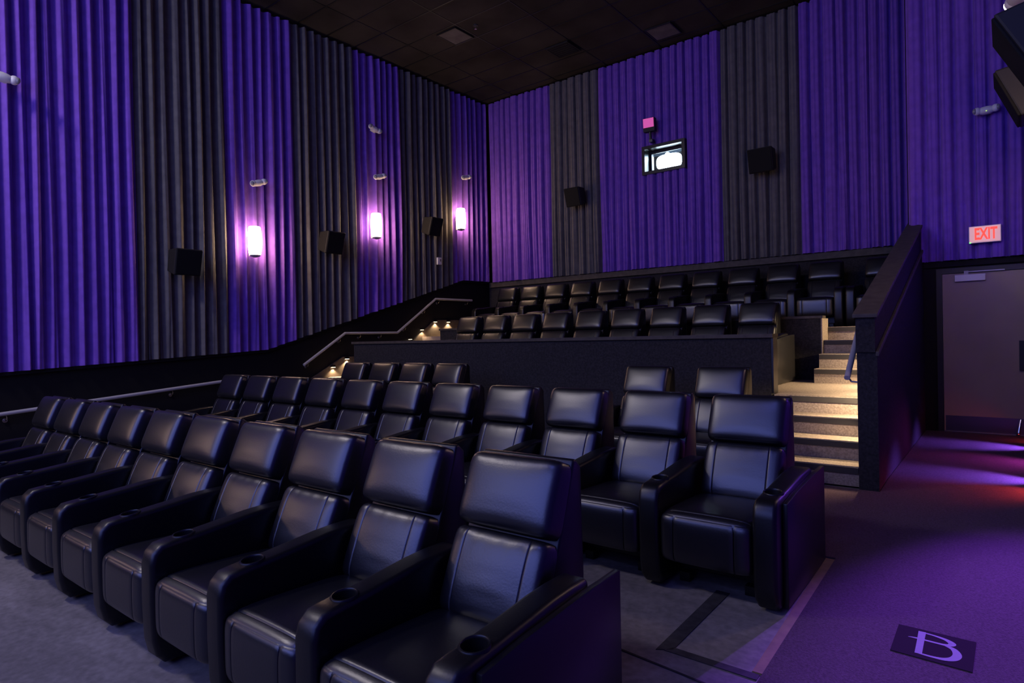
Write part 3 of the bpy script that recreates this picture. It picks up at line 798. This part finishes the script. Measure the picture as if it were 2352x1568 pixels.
bm = bmesh.new(); lathe(bm, [(0.045,-0.012),(0.05,-0.001)], (0,0,0), 20); obj('escutcheon', bm, 'grid', root)
bm = bmesh.new(); lathe(bm, [(0.022,-0.07),(0.022,-0.065),(0.006,-0.06),(0.010,-0.012)], (0,0,0), 16); obj('deflector', bm, 'chrome', root, True)

# ------------------------------------------------------------------ step lights and their lamps
def lamp(kind, loc, aim, power, col, size=0.05, angle=2.2, blend=0.6, name='lamp'):
    l = bpy.data.lights.new(name, kind); l.energy = power; l.color = col
    if kind == 'SPOT': l.spot_size = angle; l.spot_blend = blend; l.shadow_soft_size = size
    elif kind == 'AREA': l.size = size
    else: l.shadow_soft_size = size
    o = bpy.data.objects.new(name, l); COL.objects.link(o); o.location = loc
    d_ = Vector(aim)-Vector(loc); o.rotation_euler = d_.to_track_quat('-Z', 'Y').to_euler()
    return o
WARM = (1.0, 0.73, 0.45)
def step_light(label, x, y, z, side, power, group, out=0.32):
    """side +1: wall at -x"""
    root = thing('step_light', label, 'step light', (x, y, z), group)
    bm = bmesh.new()
    n = 12
    prism(bm, [(0.045*math.cos(PI*i/n), 0.045*math.sin(PI*i/n)) for i in range(n+1)], 'x', 0, side*0.035)
    obj('hood', bm, 'plastic', root)
    bm = bmesh.new(); box(bm, min(side*0.004, side*0.03), max(side*0.004, side*0.03), -0.038, 0.038, -0.006, -0.0005); obj('lens', bm, 'step_lens', root)
    lamp('SPOT', (x+side*0.03, y, z-0.02), (x+side*out, y, z-0.5), power, WARM, 0.012, 2.1, 0.5, 'step_lamp')
    return root
lamp('POINT', (-5.28, YB+0.38, 4.98), (-5.28, YB, 4.8), 16, (0.62, 0.80, 1.0), 0.05, name='projector_lamp')
gs = 'step lights on the left wall'
for lab, y, z, pw in (('step light on the left wall, lower of the two below the bent handrail start', 6.99, .91, 6), ('bright step light on the left wall at the half wall\'s left end', 7.30, 1.05, 12),
                  ('lowest step light of the upper left stairs, just above the half wall', 8.89, 1.39, 5), ('second step light up the upper left stairs', 9.23, 1.585, 6),
                  ('left one of two level step lights at the top of the left stairs', 9.63, 1.755, 8), ('right one of two level step lights beside the left back-row seats', 10.03, 1.755, 8)):
    step_light(lab, XL+0.021, y, z, 1, pw*2.4, gs, 0.10)
gs = 'step lights on the stair wall'
for lab, y, z, pw in (('lowest step light hidden on the stair wall', 6.30, 0.72, 8), ('second step light hidden on the stair wall', 6.6, 0.95, 50),
                  ('third step light hidden on the stair wall, over the landing', 7.25, 1.10, 42), ('fourth step light hidden on the stair wall, over the landing', 8.05, 1.12, 42),
                  ('fifth step light hidden on the stair wall', 8.45, 1.30, 70), ('topmost step light hidden on the stair wall', 9.25, 1.75, 60)):
    step_light(lab, XS0-0.001, y, z, -1, pw, gs)

# ------------------------------------------------------------------ screen behind the camera and coloured aisle lamps
root = thing('hanging_projection_screen', 'lit projection screen on the front wall facing the seats', 'screen', (-4.65, -4.5, 4.3))
bm = bmesh.new()
bm.faces.new([bm.verts.new(p) for p in ((-4.6,0.06,-1.9),(-4.6,0.06,1.9),(4.6,0.06,1.9),(4.6,0.06,-1.9))])
bmesh.ops.recalc_face_normals(bm, faces=bm.faces)
obj('lit_surface', bm, 'screen', root)
bm = bmesh.new()
for b6 in ((-4.75,-4.6,0,.1,-2.1,2.1), (4.6,4.75,0,.1,-2.1,2.1), (-4.6,4.6,0,.1,1.9,2.1), (-4.6,4.6,0,.1,-2.1,-1.9)): box(bm, *b6)
obj('masking', bm, 'black_wall', root)

def aisle_light(label, y, z, m, col, power, aim, angle=2.0, size=0.03):
    root = thing('aisle_spotlight', label, 'aisle light', (XR-0.001, y, z), 'coloured aisle lights on the right wall')
    bm = bmesh.new(); box(bm, -0.03, 0, -0.05, 0.05, -0.03, 0.03); bevel_all(bm, 0.006, 2); obj('housing', bm, 'plastic', root)
    bm = bmesh.new(); box(bm, -0.034, -0.0305, -0.035, 0.035, -0.02, 0.02); obj('lens', bm, m, root)
    lamp('SPOT', (XR-0.04, y, z), aim, power, col, size, angle, 0.8, 'aisle_lamp')
BLU, RED = (0.36, 0.10, 1.0), (1.0, 0.07, 0.06)
BLU = (0.26, 0.10, 1.0)
BLU = (0.26, 0.10, 1.0)
BLU = (0.26, 0.10, 1.0)
aisle_light('purple aisle light by the exit door', 8.82, 0.34, 'blue_glow', BLU, 150, (-0.12, 8.78, 0.05), 1.2)
aisle_light('purple aisle light beyond the stair wall front', 6.95, 0.34, 'blue_glow', BLU, 150, (-0.12, 6.92, 0.05), 1.2)
aisle_light('magenta aisle light between the two purple ones', 7.9, 0.40, 'red_glow', (0.75, 0.07, 0.8), 30, (-0.1, 7.7, 0.05), 2.0)
aisle_light('red aisle light by the stair wall', 6.5, 0.28, 'red_glow', RED, 30, (0.05, 6.4, 0.03), 1.6)
aisle_light('red aisle light by the exit door', 9.3, 0.20, 'red_glow', RED, 4, (0.0, 9.4, 0.05), 2.0)
PUR = (0.25, 0.065, 1.0)
aisle_light('purple spotlight high beside the exit door aimed down the aisle', 9.2, 2.6, 'blue_glow', PUR, 8800, (0.24, 2.95, -0.1), 0.41, 0.06)

def house_light(label, x, y, col, power, aim):
    root = thing('ceiling_light', label, 'ceiling light', (x, y, ZC-0.09), 'house lights above the front')
    bm = bmesh.new(); box(bm, -0.62, 0.62, -0.62, 0.62, 0.0, 0.085); bevel_all(bm, 0.01, 2); obj('housing', bm, 'grid', root)
    m = mat('house light glow', (0.8, 0.8, 0.8), 0.5, emit=(col, 1.5))
    bm = bmesh.new(); box(bm, -0.58, 0.58, -0.58, 0.58, -0.012, -0.002); obj('diffuser', bm, m, root)
    l = lamp('AREA', (x, y, ZC-0.13), aim, power, col, 1.1, name='house_lamp')
for hx, col, pw in ((-8.0, (0.95, 0.86, 0.92), 230), (-4.9, (0.50, 0.46, 0.95), 60), (-1.9, (0.16, 0.19, 1.0), 70)):
    house_light('square house light over the front rows', hx, -1.0, col, pw, (hx*0.9, 2.2, 0.0))

# ------------------------------------------------------------------ camera
cam = bpy.data.cameras.new('camera'); cam.sensor_width = 36.0; cam.lens = 36*1442.46/2352; cam.clip_start = 0.02
co = bpy.data.objects.new('camera', cam); COL.objects.link(co)
def dvec(px, py): return Vector(((px-1176)/1442.46, -(py-784)/1442.46, -1.0))
ux = -dvec(-658, 813); ux.normalize()
uy = dvec(2310, 752); uy.normalize()
uz = ux.cross(uy); uz.normalize(); uy = uz.cross(ux)
R = Matrix((ux, uy, uz))          # rows: world axes in camera space
co.matrix_world = Matrix.Translation((0, 0, 1.38)) @ R.to_4x4()
SC.camera = co

w = bpy.data.worlds.new('world'); SC.world = w; w.use_nodes = True
w.node_tree.nodes['Background'].inputs[0].default_value = (0.003, 0.003, 0.004, 1)
SC.view_settings.view_transform = 'Standard'
try: SC.view_settings.look = 'None'
except Exception: pass
SC.view_settings.exposure = 0.0; SC.view_settings.gamma = 1.0
SC.view_settings.use_curve_mapping = False
SC.cycles.use_denoising = True
SC.cycles.max_bounces = 6
